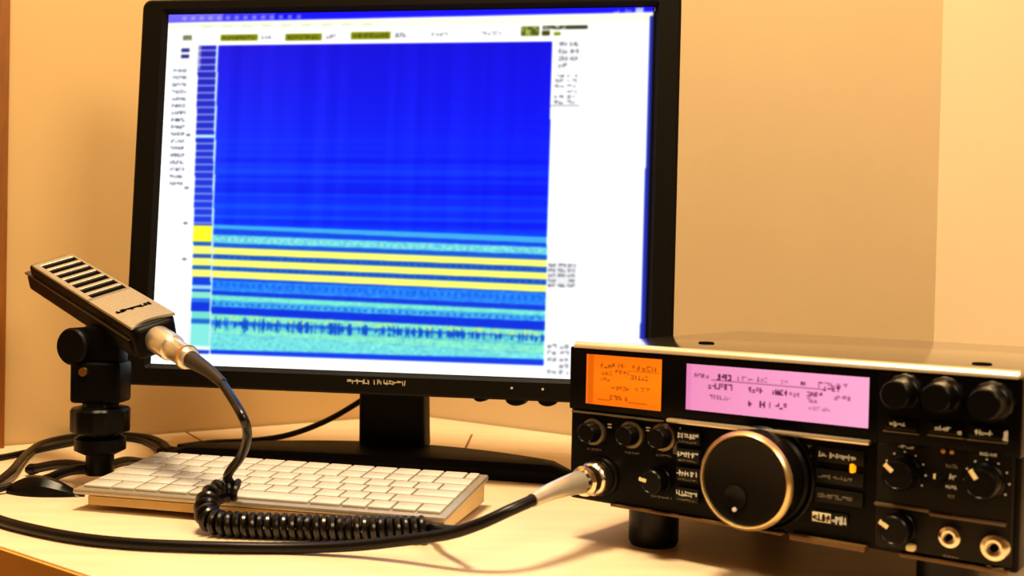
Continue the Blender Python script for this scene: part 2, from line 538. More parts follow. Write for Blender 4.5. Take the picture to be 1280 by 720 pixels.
# the narrow column on the left
fc = np.clip((.132 - V) / .165, 0, 1)
cb = np.stack([42 - 12 * fc, 40 + 30 * fc, 176 + 44 * fc], -1)
im[col] = cb[col]
lines = col & (((.1285 - V) % .00665) < .0015) & (V > -.033)
im[lines] = (150, 152, 226)
lines = col & (abs(V - .0479) < .0016)
im[lines] = (190, 225, 245)
cbands = [(-.0346, -.0492, (246, 246, 50)), (-.0492, -.0530, (40, 96, 190)), (-.0530, -.0603, YE), (-.0603, -.0642, (50, 92, 180)),
          (-.0642, -.0709, YE), (-.0709, -.0745, (40, 100, 180)), (-.0745, -.0815, YE), (-.0815, -.0890, (22, 70, 210)), (-.0890, -.0925, (150, 205, 240)),
          (-.0925, -.0948, (20, 70, 205)), (-.0948, -.1010, (136, 222, 196)), (-.1010, -.1045, (50, 120, 225)), (-.1045, -.1130, (18, 60, 212)),
          (-.1130, -.1190, (120, 215, 200)), (-.1190, -.1235, (40, 110, 200)), (-.1235, -.1440, (134, 224, 214)), (-.1440, -.1480, (230, 240, 245)), (-.1480, -.1516, (22, 60, 200))]
for a, b, c in cbands:
    m = (U > cl0) & (U < cl1) & (V <= a) & (V > b)
    im[m] = c
m = (U > cl1) & (U < left)
m2 = m & (V < .132) & (V > -.15)
im[m2] = (196, 226, 236)
P.im = im
# below the spectrogram: warm white strip
P.put((V < -.1505) & (U < .137) & (V > -.1620), (255, 250, 240), .7)
# user-interface marks: olive value boxes along the top, and small text rows
for (a, b, c, d) in ((-.1717, .1363, -.1358, .1420), (-.1094, .1357, -.0749, .1420), (-.0475, .1362, -.0108, .1428)):
    P.rect(a, b, c, d, (126, 132, 12))
    P.scribble(a + .002, b + .0010, c - .002, d - .0012, 8, (72, 80, 0), rng, .8)
    P.scribble(c + .004, b + .0014, c + .014, d - .001, 4, (80, 80, 80), rng, .8)
P.scribble(.0270, .1380, .0420, .1410, 5, (90, 90, 90), rng)
P.scribble(.0720, .1385, .0900, .1415, 6, (90, 90, 90), rng)
P.rect(.1075, .1375, .1235, .1458, (86, 92, 20)); P.scribble(.1085, .1385, .1225, .1450, 3, (200, 206, 120), rng)
P.rect(.1260, .1375, .1330, .1418, (70, 72, 20)); P.rect(.1265, .1430, .1660, .1462, (60, 62, 40))
P.scribble(.1270, .1432, .1480, .1460, 4, (200, 205, 170), rng)
P.rect(.1365, .1375, .1425, .1405, (130, 140, 30))
P.put((U < -.197) & (U > -.2237) & (V < .1475) & (V > .118), (248, 246, 226), .5)
P.rect(-.2085, .1372, -.2000, .1418, (84, 86, 60)); P.scribble(-.2085, .1372, -.2000, .1418, 3, (160, 160, 130), rng)
P.rect(-.2095, .1262, -.2015, .1296, (44, 44, 130)); P.rect(-.2095, .1205, -.2015, .1238, (44, 44, 130))
P.rect(-.2000, .1100, -.1900, .1380, (222, 222, 214), .5)
for k in range(17):
    v0 = .1085 - k * .00655
    x0 = -.2165 + .00012 * k
    P.scribble(x0, v0 - .0011, x0 + .0135, v0 + .0015, 6, (40, 44, 60), rng, .95)
for v0 in (.0479, -.001, -.0335, -.0665, -.143):
    P.rect(-.2005 + (.048 - v0) * .02, v0, -.1965 + (.048 - v0) * .02, v0 + .002, (60, 60, 90), .8)
def block(u0, v0, u1, v1, rows, cols, n, bg=(224, 224, 226)):
    P.rect(u0, v0, u1, v1, bg, .55)
    rh = (v1 - v0) / rows
    cw = (u1 - u0) / cols
    for r in range(rows):
        for c in range(cols):
            if rng.random() < .86:
                P.scribble(u0 + cw * c + cw * .1, v0 + rh * r + rh * .25, u0 + cw * (c + .88), v0 + rh * r + rh * .75, n, (60, 60, 70), rng, .85)
block(.1405, .1075, .1600, .1330, 4, 2, 3)
block(.1375, .0760, .1600, .1040, 6, 2, 2, (236, 236, 238))
P.rect(.1355, .0745, .1610, .0762, (170, 170, 176), .8)
block(.1372, -.0835, .1628, -.0620, 5, 3, 3, (206, 206, 208))
block(.1385, -.1590, .1600, -.1310, 5, 2, 2, (232, 232, 234))
scr = panel(P.build('screen', M['screen'], mon))

# stand
bm = bmesh.new()
N = 40
hw = .192
def back_y(s): return .072 * (1 - s * s) - .004
def front_y(s): return -.022 + .010 * (1 - s * s)
sec = []
for i in range(N + 1):
    s = -1 + 2 * i / N
    x = hw * s
    yb, yf = back_y(s), front_y(s)
    zt = .017 if abs(s) < .9 else .017 - .006 * (abs(s) - .9) / .1
    sec.append([bm.verts.new(p) for p in ((x, yf, 0), (x, yf, zt * .6), (x, yf + .004, zt - .001), (x, yf + .008, zt), (x, yb - .006, zt), (x, yb - .001, zt - .003), (x, yb, 0))])
for A, B in zip(sec, sec[1:]):
    for k in range(7):
        j = (k + 1) % 7
        bm.faces.new((A[k], A[j], B[j], B[k]))
bm.faces.new(sec[0]); bm.faces.new(sec[-1][::-1])
obj('stand_base', bm, M['base'], mon)
cc = inv @ (Vector((-.1125, 1.062, DZ)) - MB0)
bm = bmesh.new()
lo = rrect(cc.x - .032, cc.x + .034, cc.y - .018, cc.y + .014, .006)
hi = rrect(cc.x - .0300, cc.x + .0310, cc.y - .030, cc.y + .004, .006)
A = [bm.verts.new((x, y, .0165)) for x, y in lo]
B = [bm.verts.new((x, y, .18)) for x, y in hi]
bm.faces.new(A[::-1]); bm.faces.new(B)
for i in range(len(A)):
    j = (i + 1) % len(A)
    bm.faces.new((A[i], A[j], B[j], B[i]))
neck = obj('stand_neck', bm, M['bezel'], mon)
# maker's lettering, indicator marks and buttons on the lower bezel
bm = strokes(bmesh.new(), -.0362, .0165, -.1722, -.1684, 14, -.0053, random.Random(11), .2)
panel(obj('bezel_lettering', bm, M['print'], mon, smooth=False))
for u in (.1105, .1372):
    bm = lathe([(0, .0056), (.0011, .0056), (.0011, .0045), (0, .0045)], (u, 0, -.1708), (0, -1, 0), 12)
    panel(obj('indicator_mark', bm, M['print'], mon))
for u, w in ((.0821, .0055), (.1135, .009), (.1408, .008)):
    bm = lathe([(0, -.003), (w * .8, -.003), (w, -.001), (w, .016), (0, .016)], (u, 0, -.1815 + .0055), (0, 1, 0), 24)
    # flattened so that only the lower lip shows under the bezel
    for v in bm.verts:
        v.co.z = -.1815 + (v.co.z + .176) * .62 + .001
    panel(obj('button', bm, M['base'], mon))

# ------------------------------------------------------------------ keyboard
KYAW = .235
kw, kd = .296, .118
kfr = Vector((-.0425, .7475, 0))
ke = Vector((math.cos(KYAW), -math.sin(KYAW), 0)); kb_ = Vector((math.sin(KYAW), math.cos(KYAW), 0))
kmid = kfr - ke * kw / 2
kbd = thing('computer_keyboard', 'slim silver keyboard with pale keys lying in front of the monitor', 'keyboard', (kmid.x, kmid.y, DZ), -KYAW)
HF, HB = .017, .026
slope = math.atan2(HB - HF, kd)
def tilt(o, z=HF):
    o.location = (0, 0, z); o.rotation_euler = (slope, 0, 0); return o
bm = box(-kw / 2, kw / 2, 0, kd, -.0045, 0, .0018)
tilt(obj('top_plate', bm, M['plate'], kbd))
bm = bmesh.new()
pts = [(0.006, .0045), (kd - .003, .0045), (kd - .003, HB - .0055), (.006, HF - .0060)]
A = [bm.verts.new((-kw / 2 + .010, y, z)) for y, z in pts]
B = [bm.verts.new((kw / 2 - .003, y, z)) for y, z in pts]
bm.faces.new(A); bm.faces.new(B[::-1])
for i in range(4):
    j = (i + 1) % 4
    bm.faces.new((A[i], A[j], B[j], B[i]))
obj('bright_gap_tray', bm, M['tray'], kbd, smooth=False)  # added block, coloured to look like the lit gap below the plate
for x in (-kw / 2 + .03, kw / 2 - .03):
    for y in (.035, kd - .012):
        obj('foot', lathe([(0, .005), (.006, .005), (.006, 0), (0, 0)], (x, y, 0), (0, 0, 1), 16), M['rubber'], kbd)
ku = (kw - .010) / 14.5
rows = [
    [1.25, 1.0, 1.0, 1.25, 4.9, 1.25, 1.0, .95, .95, .95],
    [2.2] + [1.0] * 10 + [2.3],
    [1.75] + [1.0] * 11 + [1.75],
    [1.5] + [1.0] * 12 + [1.0],
    [1.0] * 13 + [1.5],
    [1.0] * 14 + [.5],
]
rh = (kd - .010) / 6
kmesh = {}
for r, row in enumerate(rows):
    x = -kw / 2 + .005
    y0 = .005 + rh * r
    tot = sum(row)
    for wku in row:
        w = wku * (kw - .010) / tot
        kk = round(w, 4)
        if kk not in kmesh:
            bm = bmesh.new()
            g = .0009
            vs = add_box(bm, -w / 2 + g, w / 2 - g, -rh / 2 + g, rh / 2 - g, 0, .0022, .0007, 2)
            o = obj('key', bm, M['key'], kbd)
            kmesh[kk] = o
        else:
            o = kmesh[kk].copy(); C.objects.link(o); o.parent = kbd
        cy = y0 + rh / 2
        o.location = (x + w / 2, cy * math.cos(slope), HF + cy * math.sin(slope))
        o.rotation_euler = (slope, 0, 0)
        x += w

# ------------------------------------------------------------------ radio
RH = .1406                       # height of the face's top edge over the desk
RZ0 = .0296                      # underside
radio = thing('radio_transceiver', 'black desktop radio with orange and pink lit displays and many knobs, right of the monitor', 'radio', (0.0423, 0.7617, DZ), -RYAW)
RW = .2945
def F(z): return z + RH          # face height -> local z
bm = bmesh.new()
add_box(bm, .001, RW - .001, .012, .278, RZ0 + .001, RH - .0015, .003, 3)
case = obj('case', bm, M['case'], radio)
# front panel: lower fascia
bm = bmesh.new()
add_box(bm, 0, RW, .002, .02, RZ0, F(-.046), .0025, 3)
fascia = obj('front_panel', bm, M['black'], radio)
# upper visor with the bright top edge
bm = bmesh.new()
add_box(bm, 0, .2175, -.0005, .0195, F(-.0475), F(0) - .0036, .0012, 3)
add_box(bm, .2165, RW, -.0005, .0195, F(-.0475), F(0) - .0036, .0012, 3)
visor = obj('display_visor', bm, M['gloss'], radio)
bm = bmesh.new()
# strip along the top edge, highlight put into its bright colour
prof = [(-.0008, F(0) - .0042), (-.0004, F(0) - .0026), (.0008, F(0) - .0010), (.0026, F(0) + .0001), (.0050, F(0) + .0003), (.0125, F(0) - .0004), (.0125, F(0) - .004), (.004, F(0) - .005)]
A = [bm.verts.new((.003, y, z)) for y, z in prof]; B = [bm.verts.new((RW - .002, y, z)) for y, z in prof]
bm.faces.new(A); bm.faces.new(B[::-1])
for i in range(len(prof)):
    j = (i + 1) % len(prof)
    bm.faces.new((A[i], A[j], B[j], B[i]))
obj('top_edge_strip', bm, M['edge'], radio, angle=1.2)
# lower lip of the visor, its highlight put into the metal colour
def lip(x0, x1, z, h=.0016, d=.0035, m='edge'):
    bm = bmesh.new()
    add_box(bm, x0, x1, -d, .003, F(z) - h / 2, F(z) + h / 2, h * .4, 2)
    return obj('visor_lip', bm, M[m], radio)
lip(.003, .076, -.0490, .0014, .0022, 'collar')
lip(.079, .2135, -.0476, .0030, .0045)
# lowest ledge of the front
bm = bmesh.new()
add_box(bm, .036, .160, -.001, .006, RZ0 - .0005, RZ0 + .0012, .0005)
add_box(bm, .1657, .2121, -.003, .006, RZ0 - .0015, RZ0 + .0020, .0005)
add_box(bm, .2316, .2900, -.002, .006, RZ0 - .0005, RZ0 + .0018, .0005)
obj('bottom_lip', bm, mat('bottom_lip_brown', (0.16, 0.09, 0.03, 1), 0.4, noise=.05), radio)
# right-hand control block, standing proud
bm = bmesh.new()
add_box(bm, .2168, .2915, -.0015, .006, RZ0 + .003, F(-.0465), .0018, 2)
obj('control_block', bm, mat('control_block_olive', (0.012, 0.010, 0.0065, 1), 0.45, spec=0.2, noise=.06, nscale=120), radio)
bm = bmesh.new()
add_box(bm, .2168, .2480, -.0035, 0, F(-.0835), F(-.0815), .0006)
add_box(bm, .2480, .2885, -.0035, 0, F(-.0850), F(-.0830), .0006)
obj('shelf_lip', bm, mat('shelf_lip_brown', (0.12, 0.085, 0.045, 1), 0.35, noise=.05), radio)
# displays
def lcd(name, x0, x1, z0, z1, fill, ink, paint):
    w, h = x1 - x0, z1 - z0
    p = Paint(w, h, int(w / .00028), int(h / .00028), fill)
    paint(p, w, h)
    o = p.build(name, M['lcd'], radio, 0)
    o.location = ((x0 + x1) / 2, -.0009, F((z0 + z1) / 2))
    return o
r2 = random.Random(21)
def p_orange(p, w, h):
    ux = p.u / w
    p.im = np.stack([250 - 10 * ux * 0, 128 - 22 * np.abs(p.v / h) + 6 * ux, 14 + 0 * ux], -1)
    p.put(p.u < -w / 2 + .0060, (206, 92, 6), .75)
    p.put(p.u < -w / 2 + .0012, (250, 120, 40), .8)
    ink = (96, 48, 0)
    p.scribble(-.018, .0085, -.006, .0118, 4, ink, r2, .8)
    p.scribble(-.004, .0090, .002, .0120, 2, ink, r2, .8)
    p.scribble(.007, .0085, .026, .0118, 5, ink, r2, .7)
    p.scribble(-.017, .0038, -.008, .0062, 3, ink, r2, .7)
    p.scribble(-.006, .0052, .006, .0076, 4, ink, r2, .75)
    p.scribble(.006, .0022, .020, .0050, 5, ink, r2, .75)
    p.scribble(-.018, -.0005, -.010, .0018, 3, ink, r2, .6)
    p.scribble(-.009, -.0060, .006, -.0034, 5, ink, r2, .75)
    p.scribble(.010, -.0055, .022, -.0030, 3, ink, r2, .5)
    p.scribble(-.010, -.0130, .004, -.0100, 5, ink, r2, .8)
    p.rect(-.020, -.0138, -.010, -.0133, ink, .7)
    p.rect(.004, -.0140, .019, -.0135, ink, .7)
    p.rect(.004, .0075, .028, .0079, ink, .5)
lcd('meter_display', .0142, .0735, -.0425, -.0080, (245, 130, 20), None, p_orange)
def p_pink(p, w, h):
    vx = p.u / w + .5
    p.im = np.stack([226 + 14 * vx, 142 + 22 * vx, 180 + 18 * vx], -1)
    p.put(p.u < -w / 2 + .0035, (214, 120, 176), .5)
    ink = (88, 30, 66)
    t = h / 2
    p.scribble(-.0540, t - .0085, -.0430, t - .0058, 4, ink, r2, .8)
    p.scribble(-.0380, t - .0090, -.0280, t - .0052, 4, (60, 16, 44), r2, .95)
    p.scribble(-.0250, t - .0085, -.0120, t - .0055, 3, ink, r2, .45)
    p.scribble(-.0110, t - .0080, -.0030, t - .0050, 3, ink, r2, .5)
    p.rect(-.0420, t - .0096, .0330, t - .0090, ink, .55)
    p.scribble(.0050, t - .0080, .0100, t - .0058, 2, ink, r2, .45)
    p.scribble(.0180, t - .0076, .0220, t - .0048, 1, (60, 16, 44), r2, .95)
    p.scribble(.0290, t - .0085, .0480, t - .0050, 5, ink, r2, .55)
    p.scribble(.0320, t - .0100, .0430, t - .0074, 4, (60, 16, 44), r2, .85)
    p.scribble(-.0440, t - .0150, -.0270, t - .0112, 6, ink, r2, .85)
    p.scribble(-.0160, t - .0152, -.0060, t - .0118, 4, ink, r2, .9)
    p.scribble(.0000, t - .0152, .0100, t - .0118, 4, (60, 16, 44), r2, .9)
    p.scribble(.0110, t - .0155, .0180, t - .0128, 3, ink, r2, .6)
    p.scribble(.0220, t - .0142, .0320, t - .0114, 4, ink, r2, .9)
    p.scribble(.0220, t - .0178, .0290, t - .0150, 3, ink, r2, .6)
    p.scribble(.0390, t - .0150, .0500, t - .0122, 4, ink, r2, .7)
    p.scribble(-.0430, t - .0215, -.0280, t - .0190, 6, ink, r2, .7)
    p.scribble(-.0160, t - .0238, -.0130, t - .0205, 1, (60, 16, 44), r2, .9)
    p.scribble(-.0090, t - .0240, -.0050, t - .0200, 2, (60, 16, 44), r2, .9)
    p.rect(-.0020, t - .0238, -.0014, t - .0200, ink, .8)
    p.scribble(.0020, t - .0238, .0100, t - .0202, 3, (60, 16, 44), r2, .85)
    p.scribble(.0230, t - .0225, .0370, t - .0202, 5, ink, r2, .45)
lcd('frequency_display', .0918, .2115, -.0394, -.0094, (240, 160, 200), None, p_pink)

# lettering on the panel
def lettering(x0, x1, z0, z1, n, m='white_print', y=.0017, seed=1, parent=None):
    bm = strokes(bmesh.new(), x0, x1, F(z0), F(z1), n, y, random.Random(seed), .24)
    return obj('panel_lettering', bm, M[m], parent or radio, smooth=False)

def knob(x, z, r, h, pointer=None, base=None, flute=0, y=.002, skirt=True, name='knob', face=True):
    prof = [(0, 0), (r * 1.08, 0), (r * 1.08, h * .18), (r, h * .24), (r * .95, h * .93), (r * .86, h), (r * .80, h), (r * .76, h - .0004), (0, h - .0004)]
    k = obj(name, lathe(prof, (0, 0, 0), (0, -1, 0), 44, flute=flute, fdepth=.05), M['knob'], radio)
    k.location = (x, y, F(z))
    if pointer is not None:
        a = math.radians(pointer)
        bm = bmesh.new()
        d = Vector((math.cos(a), 0, math.sin(a))); q = Vector((-d.z, 0, d.x)) * r * .13
        for s0, s1 in ((.35, .98),):
            ps = [d * r * s0 + q, d * r * s0 - q, d * r * s1 - q, d * r * s1 + q]
            lo = [bm.verts.new((p.x, -h - .0003, p.z)) for p in ps]
            hi = [bm.verts.new((p.x, -h + .0012, p.z)) for p in ps]
            bm.faces.new(lo); bm.faces.new(hi[::-1])
            for i in range(4):
                j = (i + 1) % 4
                bm.faces.new((lo[i], lo[j], hi[j], hi[i]))
        obj('pointer', bm, M['pointer'], k, smooth=False)
    return k

# three small knobs under the orange display, with bright collars
for x, z in ((.0205, -.0618), (.0508, -.0606), (.0752, -.0596)):
    k = knob(x, z, .0072, .013, None)
    obj('collar', lathe([(0, 0), (.0096, 0), (.0092, .0030), (.0080, .0034), (0, .0034)], (0, 0, 0), (0, -1, 0), 36), M['collar'], k)
    lettering(x - .006, x + .006, z - .0135, z - .0118, 5, 'dim_print', seed=int(x * 1e4))
    lettering(x + .0105, x + .0135, z + .003, z + .007, 1, 'white_print', seed=int(x * 1e4) + 3)
k = knob(.0727, -.0885, .0085, .014, 170)
lettering(.066, .082, -.1012, -.0994, 6, 'dim_print', seed=44)
lettering(.0830, .0842, -.0700, -.0600, 1, 'dim_print', seed=45)
# buttons beside the dial
for i, z in enumerate((-.0576, -.0698, -.0822, -.0955)):
    bm = box(.0862, .1032, -.0022, .004, F(z) - .0046, F(z) + .0046, .0010)
    b = obj('button', bm, M['button'], radio)
    lettering(.0872, .1022, z - .0005, z + .0026, 6, 'white_print', -.0024, 60 + i, b)
    lettering(.0880, .1010, z - .0035, z - .0024, 5, 'dim_print', -.0024, 80 + i, b)
# tuning dial
DX, DZL = .1452, -.0760
dial = obj('tuning_dial', lathe([(0, 0), (.0312, 0), (.0312, .004), (.0296, .006), (.0296, .0245), (.0272, .0250), (.0271, .0268), (.0262, .0272), (.0240, .0258), (0, .0256)],
                                (0, 0, 0), (0, -1, 0), 72), M['dialface'], radio)
dial.location = (DX, .002, F(DZL))
obj('dial_ring', lathe([(.0294, .0245), (.0305, .0250), (.0304, .0262), (.0283, .0288), (.0276, .0290), (.0270, .0275), (.0270, .0245)],
                       (0, 0, 0), (0, -1, 0), 72), M['ring'], dial)
obj('finger_dimple', lathe([(.0076, .0257), (.0074, .0266), (.0066, .0266), (.0050, .0258), (0, .0257)], (-.0062, 0, -.0105), (0, -1, 0), 32), M['knob'], dial)
obj('dimple_mark', lathe([(0, .0275), (.0014, .0274), (.0014, .0262), (0, .0262)], (-.0062, 0, -.0182), (0, -1, 0), 16), M['white_print'], dial)
obj('dial_surround', lathe([(.0345, 0), (.0345, .0015), (.0330, .0025), (.0318, .0015), (.0316, 0)], (DX, .002, F(DZL)), (0, -1, 0), 64), M['knob'], radio)
# marks and keys right of the dial
for i, z in enumerate((-.0549, -.0608, -.0670, -.0728)):
    lettering(.1738, .1764, z - .0014, z + .0014, 1, 'dim_print', seed=100 + i)
for i, (z0, z1, n, m) in enumerate(((-.0595, -.0565, 9, 'white_print'), (-.0722, -.0700, 7, 'dim_print'), (-.0840, -.0815, 7, 'dim_print'))):
    bm = box(.1800, .2095, -.0006, .004, F(z0) - .0030, F(z1) + .0032, .0008)
    b = obj('button', bm, M['button'], radio)
    lettering(.1818, .2030 if i else .2045, z0, z1, n, m, -.0008, 120 + i, b)
obj('indicator_light', box(.2013, .2040, -.0020, .003, F(-.0668), F(-.0614), .0008), M['led'], radio)
pl = obj('name_plate', box(.1780, .2005, .0002, .004, F(-.1000), F(-.0924), .0006), M['button'], radio)
bm = box(.1786, .1902, -.0004, .001, F(-.0992), F(-.0934), .0004)
obj('badge', bm, mat('badge_cream', rgb(214, 200, 165), .45, noise=.03, emit=rgb(190, 170, 130), estr=.2), pl)  # badge brightened by an added glow
bm = strokes(bmesh.new(), .1792, .1898, F(-.0982), F(-.0944), 4, -.0006, random.Random(5), .2)
obj('badge_lettering', bm, M['button'], pl, smooth=False)
lettering(.1910, .1996, -.0986, -.0944, 4, 'white_print', 0.0, 9, pl)
# top row of large double knobs
for x, z, r in ((.2330, -.0160, .0092), (.2550, -.0160, .0092), (.2800, -.0172, .0098)):
    k = obj('double_knob', lathe([(0, 0), (r * 1.12, 0), (r * 1.12, .006), (r * 1.02, .0075), (r * .98, .0078), (r * .98, .0082)] +
                                 [(r * .92, .0088), (r * .88, .0225), (r * .80, .0235), (0, .0235)], (0, 0, 0), (0, -1, 0), 48), M['knob'], radio)
    k.location = (x, 0, F(z))
    obj('outer_ring', lathe([(r * 1.13, .0005), (r * 1.16, .001), (r * 1.16, .0055), (r * 1.10, .0068), (r * 1.04, .0078)], (0, 0, 0), (0, -1, 0), 48, flute=1, fdepth=.04), M['dialface'], k)
for i, (x0, x1, z0, z1) in enumerate(((.2215, .2400, -.0388, -.0312), (.2465, .2650, -.0385, -.0309), (.2677, .2870, -.0387, -.0311))):
    b = obj('button', box(x0, x1, -.0032, .003, F(z0), F(z1), .0011), M['gloss'], radio)
    lettering(x0 + .0035, x1 - .0065, z0 + .0026, z0 + .0052, 4, 'white_print', -.0035, 140 + i, b)
    obj('button_shelf', box(x0 - .001, x1 + .001, -.0022, .001, F(z0) - .0012, F(z0) - .0003, .0003), M['collar'], b)
lettering(.2625, .2640, -.0375, -.0330, 1, 'white_print', -.0036, 150)
lettering(.2862, .2882, -.0380, -.0330, 1, 'white_print', -.0036, 151)
# lower pair of knobs with dotted scales
for n_, (x, z, r) in enumerate(((.2335, -.0622, .0092), (.2778, -.0612, .0092))):
    knob(x, z, r, .016, 140 if n_ == 0 else 125, y=-.001)
    bm = bmesh.new()
    for i in range(9):
        a = math.radians(215 - i * 31)
        px, pz = x + math.cos(a) * .0117, F(z) + math.sin(a) * .0117
        add_lathe(bm, [(0, .0004), (.0006, .0004), (.0006, -.0003), (0, -.0003)], (px, -.0015, pz), (0, -1, 0), 10)
    obj('scale_dots', bm, M['white_print'], radio)
    lettering(x - .004, x + .005, z + .0138, z + .0154, 4, 'white_print', -.0018, 160 + n_)
# small things between them
bm = bmesh.new()
for x in (.2545, .2592):
    add_lathe(bm, [(0, .0006), (.0013, .0005), (.0013, -.0003), (0, -.0003)], (x, -.0015, F(-.0446) - .003), (0, -1, 0), 14)
obj('twin_marks', bm, M['brass'], radio)
lettering(.2560, .2625, -.0565, -.0545, 4, 'dim_print', -.0018, 170)
lettering(.2580, .2618, -.0628, -.0602, 2, 'white_print', -.0018, 171)
lettering(.2563, .2622, -.0682, -.0664, 4, 'white_print', -.0018, 172)
lettering(.2575, .2615, -.0735, -.0718, 3, 'dim_print', -.0018, 173)
k = knob(.2520, -.0640, .0042, .008, 90, y=-.001)
# row along the bottom: knob, small lever, two metal jacks
k = knob(.2312, -.0945, .0090, .013, 150, y=-.001)
obj('slide_tab', box(.2362, .2412, -.006, .002, F(-.1066), F(-.1026), .0012), M['pointer'], radio)
for x, z, r in ((.2600, -.0948, .0064), (.2835, -.0968, .0076)):
    j = obj('jack_socket', lathe([(0, 0), (r * 1.02, 0), (r * 1.02, .002), (r * .92, .0050), (r * .60, .0062), (r * .42, .0060), (r * .36, .0050), (0, .0048)],
                                 (0, 0, 0), (0, -1, 0), 36), M['chrome'], radio)
    j.location = (x, -.001, F(z))
    obj('jack_hole', lathe([(0, .0062), (r * .30, .0060), (r * .30, .0040), (0, .0040)], (0, 0, 0), (0, -1, 0), 24), M['slot'], j)
    lettering(x - .0045, x + .0045, z - .0125, z - .0110, 4, 'dim_print', -.0018, int(x * 1e4))
# microphone socket flange
obj('socket_flange', lathe([(.0135, 0), (.0135, .0015), (.0122, .0026), (.0095, .0026), (.0095, 0)], (.0270, .002, F(-.0925)), (0, -1, 0), 40), M['dialface'], radio)
# pads on the case top
for x, y in ((.0640, .0826), (.2612, .0520)):
    obj('cover_screw', lathe([(0, .0018), (.0052, .0014), (.0060, 0), (0, 0)], (x, y, RH - .0016), (0, 0, 1), 24), M['slot'], radio)
# feet
for x, y in ((.052, .032), (.250, .032), (.052, .24), (.250, .24)):
    obj('foot', lathe([(0, 0), (.0160, 0), (.0175, .003), (.0175, RZ0 + .0012), (0, RZ0 + .0012)], (x, y, 0), (0, 0, 1), 32), M['rubber'], radio)

# ------------------------------------------------------------------ radio cable (plug at the radio, then along the desk, round the left)
def W(x, y, h): return Vector((x, y, DZ + h))
pj = Vector((0.0423, 0.7617, DZ)) + RD * .0270 + Vector((0, 0, F(-.0925)))
cab = thing('radio_cable', 'thick black cable from silver plug on the radio looping along the desk front', 'cable', pj)
ax = -RB
def rel(p): return Vector(p) - pj
obj('plug', lathe([(0, .0015), (.0112, .0015), (.0118, .004), (.0118, .011), (.0108, .0125), (.0098, .0135), (.0098, .018), (.0104, .0185), (.0104, .021), (.0082, .0225), (.0078, .027), (0, .027)],
                  (0, 0, 0), ax, 40, flute=1, fdepth=.02), M['chrome'], cab)
P1 = pj + ax * .026
def toward(o, s): return pj + ax * o
boot_path = [pj + ax * .024, pj + ax * .036, pj + ax * .050 + Vector((0, 0, -.0005)), pj + ax * .064 + Vector((-.0005, .0005, -.0018)), pj + ax * .078 + Vector((-.0015, .001, -.0042))]
bp = catmull([rel(p) for p in boot_path], 6)
obj('boot', add_tube(bmesh.new(), bp, [.0080 + (.0046 - .0080) * i / (len(bp) - 1) for i in range(len(bp))], 20), M['boot'], cab)
end = boot_path[-1]
RC = .0042
cpts = [boot_path[-2], end, W(.0010, .6740, .0392), W(-.0168, .6725, .0310), W(-.0371, .6790, .0225), W(-.0686, .6930, .0140), W(-.1007, .7030, .0075), W(-.1400, .7075, RC), W(-.1857, .7055, RC), W(-.2280, .7070, RC), W(-.2557, .7112, RC),
        W(-.2854, .7200, RC), W(-.3196, .7370, RC), W(-.3597, .7639, RC), W(-.3990, .8030, RC), W(-.4150, .8450, RC), W(-.4180, .8800, .006), W(-.4262, .9260, .008),
        W(-.4445, .9813, .006), W(-.4610, 1.0346, RC), W(-.4700, 1.0851, RC), W(-.4640, 1.1212, RC), W(-.4450, 1.1500, RC), W(-.4152, 1.1530, RC), W(-.3796, 1.1370, RC), W(-.3540, 1.1037, RC), W(-.3380, 1.0720, RC), W(-.3250, 1.0640, RC)]
obj('cord', tube([rel(p) for p in cpts], .0038, 10, 14), M['rubber'], cab)

# ------------------------------------------------------------------ microphone
T0 = Vector((-0.2970, 0.8450, CAMZ - 0.0519))
AX = Vector((-0.7034, 0.6688, 0.2407)).normalized()
WX = Vector((0.7092, 0.6378, 0.3005)); WX = (WX - AX * WX.dot(AX)).normalized()
NX = WX.cross(AX).normalized()
mic = thing('microphone', 'black rectangular microphone with slotted grey grille, tilted on its stand left of the monitor', 'microphone', T0)
mic.matrix_world = Matrix.Translation(T0) @ Matrix((WX, AX, NX)).transposed().to_4x4()
MW, ML = .0375, .194
# lower body
bm = bmesh.new()
add_box(bm, -.0005, MW + .0005, .006, ML + .020, -.030, -.0125, .004, 3)
add_box(bm, .004, MW - .004, .03, ML - .01, -.034, -.026, .004, 3)
obj('lower_body', bm, M['miccase'], mic)
bm = bmesh.new()
add_box(bm, 0, MW, .002, ML + .009, -.0128, -.0022, .0030, 3)
upper = obj('upper_body', bm, M['miccase'], mic)
bm = bmesh.new()
add_box(bm, -.0012, MW + .0012, .008, ML + .021, -.0142, -.0122, .0009)
obj('seam_band', bm, mat('seam_satin', (0.10, 0.085, 0.06, 1), .35, noise=.05), mic)
# black slot floor and the grey grille plate with seven slots
obj('slot_floor', box(.003, MW - .001, .078, ML - .004, -.0032, -.0019, 0), M['slot'], mic)
bm = bmesh.new()
zt, zb = 0.0, -.0024
def plate(x0, x1, y0, y1, b=.0004):
    add_box(bm, x0, x1, y0, y1, zb, zt, b, 1)
plate(0, .0050, .076, ML)
plate(MW - .0022, MW, .076, ML)
slots = [.0800 + i * .0160 for i in range(7)]
ys = [.076] + [v for s in slots for v in (s - .0004, s + .0106)] + [ML]
for i in range(0, len(ys), 2):
    plate(.0045, MW - .0020, ys[i], ys[i + 1])
